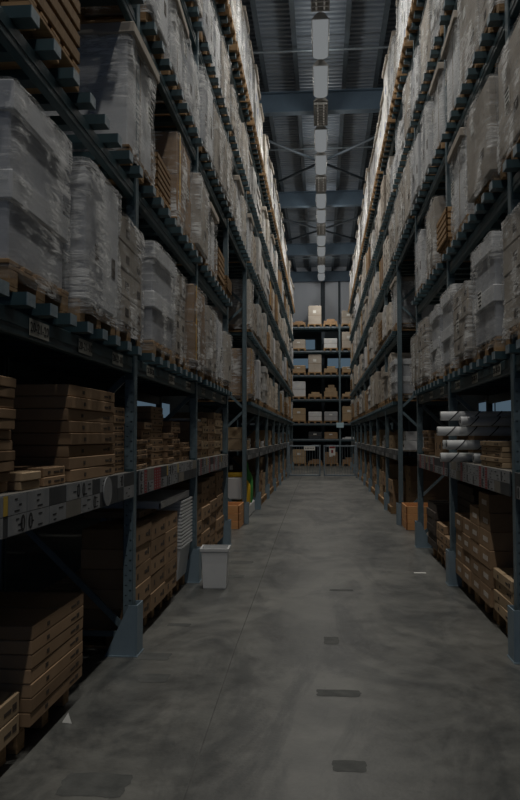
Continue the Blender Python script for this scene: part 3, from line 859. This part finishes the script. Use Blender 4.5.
# left floor, third bay
for (a, b, n, hh, nm) in ((8.65, 9.25, 5, .16, 'nearest pile'), (9.27, 9.85, 6, .155, 'second pile'), (9.9, 10.5, 6, .16, 'third pile'), (10.55, 11.25, 6, .165, 'last pile')):
    stack(-1, 1.46, a, b, .147, hh, n, 'cardboard', '%s right of the white bin' % nm, d=.8, jit=.03)
fpal(-1, 1.46, 9.1, 'near piles right of the white bin'); fpal(-1, 1.46, 10.7, 'far piles right of the white bin')
for (a, b, n, hh, nm, mt) in ((8.7, 9.3, 4, .11, 'first', 'cardboard'), (9.35, 9.8, 5, .1, 'second', 'cardboard_pale'), (9.85, 10.4, 5, .1, 'third', 'cardboard'), (10.45, 11.2, 6, .1, 'last', 'cardboard_pale')):
    stack(-1, 1.48, a, b, SZ, hh, n, mt, '%s shelf pile before the passage, left rack' % nm, d=.6, jit=.03, look='brown' if mt == 'cardboard' else 'pale')
m = MB(); m.box((-.25, -.35, 0), (.25, .35, .03), 'plastic_white', .005); tag(m.obj('white_board', None, (-1.76, 9.1, SZ + .445)), 'white board lying on the first left shelf pile before the passage', 'board')

# right floor, second bay
stack(1, 1.47, 6.12, 6.78, .147, .09, 4, 'cardboard_pale', 'floor pile by the near right upright', d=.75, jit=.04, look='pale brown')
for (a, b, n, nm) in ((6.82, 7.25, 6, 'tallest'), (7.27, 7.7, 5, 'second'), (7.72, 8.12, 4, 'third'), (8.14, 8.54, 4, 'last')):
    stack(1, 1.46, a, b, .147, .165, n, 'cardboard', '%s floor pile below the white rolls' % nm, mark='white', d=.85, jit=.012)
fpal(1, 1.45, 6.5, 'near right floor piles'); fpal(1, 1.45, 7.33, 'tall floor piles below the white rolls'); fpal(1, 1.45, 8.15, 'last floor piles below the white rolls')
# right shelf, second bay
stack(1, 1.46, 6.4, 7.2, SZ, .045, 5, 'cardboard_pale', 'right shelf pile beside the white rolls', d=.7, look='pale', jit=.03)
stack(1, 1.55, 5.9, 6.2, SZ, .06, 7, 'cardboard', 'narrow pile by the near right upright', d=.5, jit=.02)
stack(1, 1.6, 8.2, 8.5, SZ, .14, 3, 'cardboard', 'shelf pile behind the white rolls', d=.5)
def mk_roll():
    t = empty('fabric_roll', (0, 0, 0))
    m = MB(); m.tube((0, 0, 0), (1.1, 0, 0), .047, .05, 'plastic_white', 20)
    m.tube((-.004, 0, 0), (0.0, 0, 0), .02, .02, 'card_dark', 10); m.obj('roll', t)
    for k in range(5):
        x = .13 + k * .22; m = MB(); n = 24
        for i in range(n):
            a, b = 2 * math.pi * i / n, 2 * math.pi * (i + 1) / n
            r = .0515
            xa, xb = x + .05 * math.sin(a), x + .05 * math.sin(b)
            m.add([(xa, r * math.cos(a), r * math.sin(a)), (xb, r * math.cos(b), r * math.sin(b)), (xb + .014, r * math.cos(b), r * math.sin(b)), (xa + .014, r * math.cos(a), r * math.sin(a))], [(0, 1, 2, 3)], 'black_ink', True)
        m.obj('tie', t)['label'] = 'black tie'
    return t
for i, (y, z, x, a) in enumerate([(7.95, 1.43, 1.22, .0), (7.8, 1.56, 1.26, .05), (8.1, 1.56, 1.27, -.05), (7.95, 1.70, 1.19, .02), (8.05, 1.86, 1.24, -.03), (7.8, 1.80, 1.4, .1), (7.66, 1.43, 1.5, .02)]):
    o = spawn('roll', mk_roll, (x, y, z), a)
    tag(o, ['lowest white roll with black ties sticking out over the right shelf signs', 'white tied roll above the lowest one, nearer the camera', 'white tied roll above the lowest one, farther side',
            'white tied roll sticking out farthest in mid pile', 'white tied roll near the top, far side', 'topmost white tied roll, set back and skewed', 'white tied roll lying on the shelf, pushed back beside the lowest'][i], 'roll', 'white rolls with black ties')
# right floor and shelf, third bay
stack(1, 1.75, 9.0, 10.5, .147, .09, 10, 'cardboard_dark', 'dark floor pile before the passage, right', d=.75, look='dark', mark=None, jit=.02)
stack(1, 1.47, 8.8, 9.4, .147, .1, 3, 'cardboard', 'low front pile before the passage, right', d=.26, jit=.02)
stack(1, 1.47, 9.42, 10.0, .147, .1, 4, 'cardboard', 'second front pile before the passage, right', d=.26, jit=.02)
stack(1, 1.47, 10.1, 10.9, .147, .1, 6, 'cardboard_dark', 'third front pile before the passage, right', d=.26, look='dark', jit=.02)
fpal(1, 1.45, 9.3, 'dark floor pile before the passage'); fpal(1, 1.45, 10.3, 'rear end of the dark floor pile')
stack(1, 1.47, 10.75, 11.3, SZ, .05, 7, 'cardboard', 'far shelf pile before the passage, right', d=.6, jit=.03)
stack(1, 1.5, 9.7, 10.3, SZ, .3, 1, 'cardboard', 'single tall one on the right shelf before the passage', d=.5)
stack(1, 1.55, 8.85, 9.4, SZ, .12, 3, 'cardboard', 'shelf pile just past the white rolls', d=.5)

# passage goods
def mk_crate(w, d, h):
    def mk():
        t = empty('wooden_crate', (0, 0, 0))
        for k in range(3):
            m = MB(); z = k * h / 3
            for a, b in (((-d / 2, -w / 2, z), (-d / 2 + .02, w / 2, z + h / 3 - .006)), ((d / 2 - .02, -w / 2, z), (d / 2, w / 2, z + h / 3 - .006)), ((-d / 2, -w / 2, z), (d / 2, -w / 2 + .02, z + h / 3 - .006)), ((-d / 2, w / 2 - .02, z), (d / 2, w / 2, z + h / 3 - .006))):
                m.box(a, b, 'crate_wood', .003)
            for x in (-.25, .0, .25): m.box((x - .02, -w / 2 - .003, z + h / 6 - .01), (x + .02, -w / 2, z + h / 6 + .01), 'print_dark')
            m.obj('plank_course', t)
        m = MB(); m.box((-d / 2 + .02, -w / 2 + .02, .0), (d / 2 - .02, w / 2 - .02, .03), 'crate_wood'); m.obj('crate_floor', t)
        return t
    return mk
for side in (-1, 1):
    sn = 'left' if side < 0 else 'right'; y = Y0[side] + 4 * BAY
    o = spawn('crate', mk_crate(.8, 1.0, .42), (side * (FX + .54), y - .47, .001))
    tag(o, 'orange-brown wooden crate on the floor at the near end of the far %s rack' % sn, 'crate', 'wooden crates at the passage')
m = MB(); m.box((-.45, -.38, 0), (.45, .38, .42), 'plastic_white', .02); tag(m.obj('white_box', None, (-2.0, 14.87, .425)), 'large pale box standing on the left orange-brown crate', 'box')
m = MB(); m.tube((-.45, 0, .05), (.45, 0, .05), .05, .05, 'yellow_paint', 14); tag(m.obj('yellow_roll', None, (-2.0, 14.7, .846)), 'yellow roll lying on the pale box by the left passage', 'roll')
m = MB(); m.box((-.45, -.16, 0), (.45, .16, .05), 'green_paint', .01); tag(m.obj('green_board', None, (-2.0, 15.02, .846)), 'green board lying beside the yellow roll', 'board')
m = MB(); m.box((-.5, -.65, 0), (.5, .65, .25), 'plastic_white', .02); tag(m.obj('white_tray', None, (-1.98, 15.95, .001)), 'low white tray on the floor past the left crate', 'tray')
for i, (x, y, c, h) in enumerate([(-1.6, 15.5, 'yellow', .62), (-1.6, 15.95, 'green', .85), (-1.62, 16.3, 'green', .7)]):
    m = MB(); m.lathe([(.0, 0), (.12, .0), (.13, .03), (.13, h * .62), (.1, h * .72), (.045, h * .82), (.045, h * .95), (.03, h), (0, h)], (0, 0, 0), c + '_paint', 20)
    tag(m.obj('storage_canister', None, (x, y, .252)), ['yellow bottle-shaped canister on the low white tray', 'taller green canister right behind the yellow one', 'shorter green canister at the far end of the white tray'][i], 'canister')
for i, (y, w, h) in enumerate([(.35, .6, .5), (.35, .6, .4)]):
    pass
stack(1, 1.75, 15.35, 16.2, .147, .3, 3, 'cardboard', 'big pile behind the right wooden crate', d=.8)
fpal(1, 1.55, 15.8, 'big pile behind the right wooden crate')

# ------------------------------------------------------------------ goods in the far bays
for side in (-1, 1):
    sn = 'left' if side < 0 else 'right'
    for b in range(8):
        y0 = Y0[side] + (4 + b) * BAY
        for s_ in range(3):
            yc = y0 + BAY / 2 + (s_ - 1) * .9
            if b == 0 and s_ < 3 and not (side > 0 and s_ == 2): 
                pass
            else:
                hh = R.choice([.22, .28, .32]); n = R.choice([2, 3, 3])
                w = R.choice([.7, .8])
                p = spawn('pallet1', mk_pallet_far, (side * (FX + .62), yc, .001)); tag(p, 'wooden floor pallet, %s rack, %s bay past the passage, %s one' % (sn, ORD[b + 1], ['near', 'middle', 'far'][s_]), 'pallet', 'pallets on the floor')
                stack(side, 1.47, yc - w / 2, yc + w / 2, .147, hh, n, R.choice(['cardboard', 'cardboard', 'cardboard_pale']), '%s floor pile, %s bay past passage, %s rack' % (['near', 'middle', 'far'][s_], ORD[b + 1], sn),
                      d=.9, jit=.03, group='floor cartons past the cross passage')
            hh = R.choice([.14, .18, .22]); n = R.choice([1, 2, 2]); w = R.choice([.5, .6, .7])
            stack(side, 1.48 + R.uniform(0, .1), yc - w / 2, yc + w / 2, SZ, hh, n, R.choice(['cardboard', 'carton_white', 'cardboard_pale']), '%s shelf pile, %s bay past passage, %s rack' % (['near', 'middle', 'far'][s_], ORD[b + 1], sn),
                  d=.6, jit=.05, group='shelf cartons past the cross passage', look='small')

# ------------------------------------------------------------------ end rack across the aisle
EY = 42.0
t = empty('pallet_rack', (0, EY, 0))
UPE = upright_mesh(TOP - .4, False)
for x in (-4.7, -1.85, 1.0, 3.85):
    for yy, rz in ((0, math.pi / 2), (1.1, -math.pi / 2)):
        o = part('upright', UPE, t, (x, yy, 0)); o.rotation_euler = (0, 0, rz)
    m = MB()
    for k in range(7): m.bar((x, .08, .3 + k), (x, 1.02, 1.2 + k), .03, .04, 'upright_blue')
    m.obj('frame_bracing', t)
for x in (-3.275, -.425, 2.425):
    for z in [SHELF] + LEV:
        zz = z + .08
        for yy, rz in ((.012, math.pi / 2), (1.088, -math.pi / 2)):
            o = part('beam', BEAM_M, t, (x, yy, zz)); o.rotation_euler = (0, 0, rz)
        m = MB(); m.box((x - 1.37, .02, zz), (x + 1.37, 1.08, zz + .02), 'galvanised'); m.box((x - 1.37, -.01, zz - .05), (x + 1.37, .01, zz + .02), 'galvanised'); m.obj('deck', t)
tag(t, 'blue-grey pallet rack standing crosswise at the far end of the aisle', 'pallet rack')
ends = {5: [('low', .2, 'cardboard'), ('box', 1.05, 'carton_beige'), ('low', .3, 'cardboard'), ('box', .75, 'carton_beige')],
        4: [('box', .5, 'carton_beige'), None, ('box', .55, 'carton_white'), ('box', .9, 'carton_beige')],
        3: [('box', .4, 'cardboard_pale'), ('box', 1.0, 'carton_beige'), ('low', .35, 'cardboard_pale'), ('box', .3, 'cardboard_pale')],
        2: [('box', .85, 'carton_white'), ('low', .25, 'cardboard_pale'), ('step', .65, 'cardboard_pale'), ('low', .25, 'cardboard_pale')],
        1: [('box', .7, 'cardboard_pale'), ('box', .5, 'carton_white'), ('box', .5, 'carton_grey'), ('box', .8, 'cardboard_pale')],
        0: [None, ('box', .4, 'card_dark'), ('box', .38, 'cardboard'), ('low', .12, 'plastic_white')],
        -1: [('box', .75, 'cardboard_pale'), ('low', .2, 'cardboard'), ('box', .6, 'cardboard'), ('low', .3, 'cardboard')]}
cn = {'carton_beige': 'beige', 'cardboard': 'brown', 'carton_white': 'white', 'carton_grey': 'grey', 'cardboard_pale': 'pale brown', 'card_dark': 'dark', 'plastic_white': 'white'}
lvn = {5: 'top level', 4: 'fifth level', 3: 'fourth level', 2: 'third level', 1: 'second level', 0: 'shelf level', -1: 'floor'}
for lv, row in ends.items():
    z = {-1: .001, 0: SHELF + .1}.get(lv, LEV[lv - 1] + .1 if lv > 0 else 0) + .001
    for i, e in enumerate(row):
        if not e: continue
        x = -1.25 + i * .88; x = [-1.28, -.38, .5, 1.5][i]
        ps = ['leftmost', 'second from left', 'second from right', 'rightmost'][i]
        if lv != 0:
            p = spawn('pallet1', mk_pallet_far, (x, EY + .56, z), math.pi / 2); tag(p, 'wooden pallet on the crosswise end rack, %s, %s' % (lvn[lv], ps), 'pallet', 'pallets on the end rack')
        zz = z + (.146 if lv else 0); kd, h, mt = e; m = MB()
        if kd == 'box':
            m.box((-.37, -.5, 0), (.37, .5, h), mt, .02); m.box((-.372, -.503, h * .48), (.372, .5, h * .5), 'tape'); m.box((-.1, -.504, h * .6), (.08, -.5, h * .75), 'paper')
        elif kd == 'low':
            m.box((-.37, -.5, 0), (.37, .5, h * .6), mt, .01); m.box((-.2, -.4, h * .6), (.25, .4, h), mt, .01)
        else:
            m.box((-.37, -.5, 0), (.37, .5, h * .45), mt, .01); m.box((-.3, -.45, h * .45), (.3, .4, h * .75), mt, .01); m.box((-.15, -.4, h * .75), (.2, .3, h), mt, .01)
        tag(m.obj('carton_load', None, (x, EY + .56, zz)), '%s load on the crosswise end rack, %s, %s' % (cn[mt], lvn[lv], ps), 'pallet load', 'loads on the end rack')
m = MB(); m.box((-.2, -.01, -.14), (.2, .01, .14), 'sign_cyan'); m.box((-.01, .01, -.1), (.01, .03, .3), 'galvanised')
tag(m.obj('aisle_sign', None, (1.0, EY - .06, 2.25)), 'small pale blue sign hanging on the end rack upright', 'sign')
# gate
GY = 30.1
t = empty('wire_gate', (0, GY, 0))
for s_ in (-1, 1):
    m = MB(); xa, xb = s_ * .09, s_ * 1.3
    for x in (xa, xb): m.box((x - .03, -.03, .06), (x + .03, .03, 1.28), 'galvanised', .004)
    for z in (.06, 1.22): m.box((min(xa, xb), -.03, z), (max(xa, xb), .03, z + .06), 'galvanised', .004)
    lf = m.obj('gate_leaf', t)
    m = MB(); k = 0
    while k < 11:
        x = s_ * (.12 + (k + .5) * 1.15 / 11); m.tube((x, 0, .1), (x, 0, 1.24), .007, .007, 'galvanised', 6, False); k += 1
    m.obj('wire_infill', lf)
    m = MB(); m.box((s_ * 1.35 - .04, -.04, 0), (s_ * 1.35 + .04, .04, 1.4), 'galvanised', .005); m.obj('gate_post', t)
m = MB(); m.box((-.72, -.05, 1.08), (-.28, -.035, 1.25), 'paper')
for a in range(6): m.box((-.66 + a * .06, -.052, 1.14), (-.63 + a * .06, -.05, 1.18), 'black_ink')
m.obj('gate_sign', t)['label'] = 'wide pale sign with dark marks'
m = MB(); m.box((.28, -.05, .88), (.52, -.035, 1.25), 'paper'); m.box((.29, -.053, 1.16), (.51, -.05, 1.24), 'card_red'); m.box((.36, -.053, .98), (.44, -.05, 1.1), 'card_red')
m.obj('gate_sign', t)['label'] = 'upright white and red sign'
tag(t, 'low pair of grey wire gates with two signs closing the far end of the aisle', 'gate')

# small things on the floor
m = MB(); m.add([(-.03, 0, 0), (.032, -.012, 0), (.0, .02, .05), (.0, .035, 0)], [(0, 1, 2), (1, 3, 2), (0, 2, 3), (0, 3, 1)], 'paper')
tag(m.obj('paper_scrap', None, (-1.47, 4.32, .001)), 'small folded white paper standing on the floor by the near left pallet', 'paper')
m = MB(); m.box((-.04, -.003, 0), (.04, .003, .17), 'cardboard_pale'); o = m.obj('paper_sheet', None, (-1.50, 3.36, .15)); o.rotation_euler = (.05, -.22, .3)
tag(o, 'stiff pale sheet leaning on the carton at the lower left edge', 'paper')
m = MB(); m.box((-.07, -.03, 0), (.07, .03, .004), 'paper'); tag(m.obj('paper_strip', None, (1.17, 9.3, .001)), 'white paper strip lying on the floor by the right rack', 'paper')

# ------------------------------------------------------------------ camera, world
cam = bpy.data.cameras.new('camera'); co = bpy.data.objects.new('camera', cam); COL.objects.link(co); S.camera = co
F = 754.0
p = math.atan(36 / F); a = math.atan(62 / F * math.cos(p))
co.location = (0, 0, 1.65); co.rotation_euler = (math.pi / 2 + p, 0, a)
cam.sensor_fit = 'VERTICAL'; cam.sensor_height = 24; cam.lens = F * 24 / 800; cam.clip_start = .05; cam.clip_end = 200
W = bpy.data.worlds.new('world'); S.world = W; W.use_nodes = True
W.node_tree.nodes['Background'].inputs[0].default_value = (.3, .52, 1.0, 1); W.node_tree.nodes['Background'].inputs[1].default_value = .085
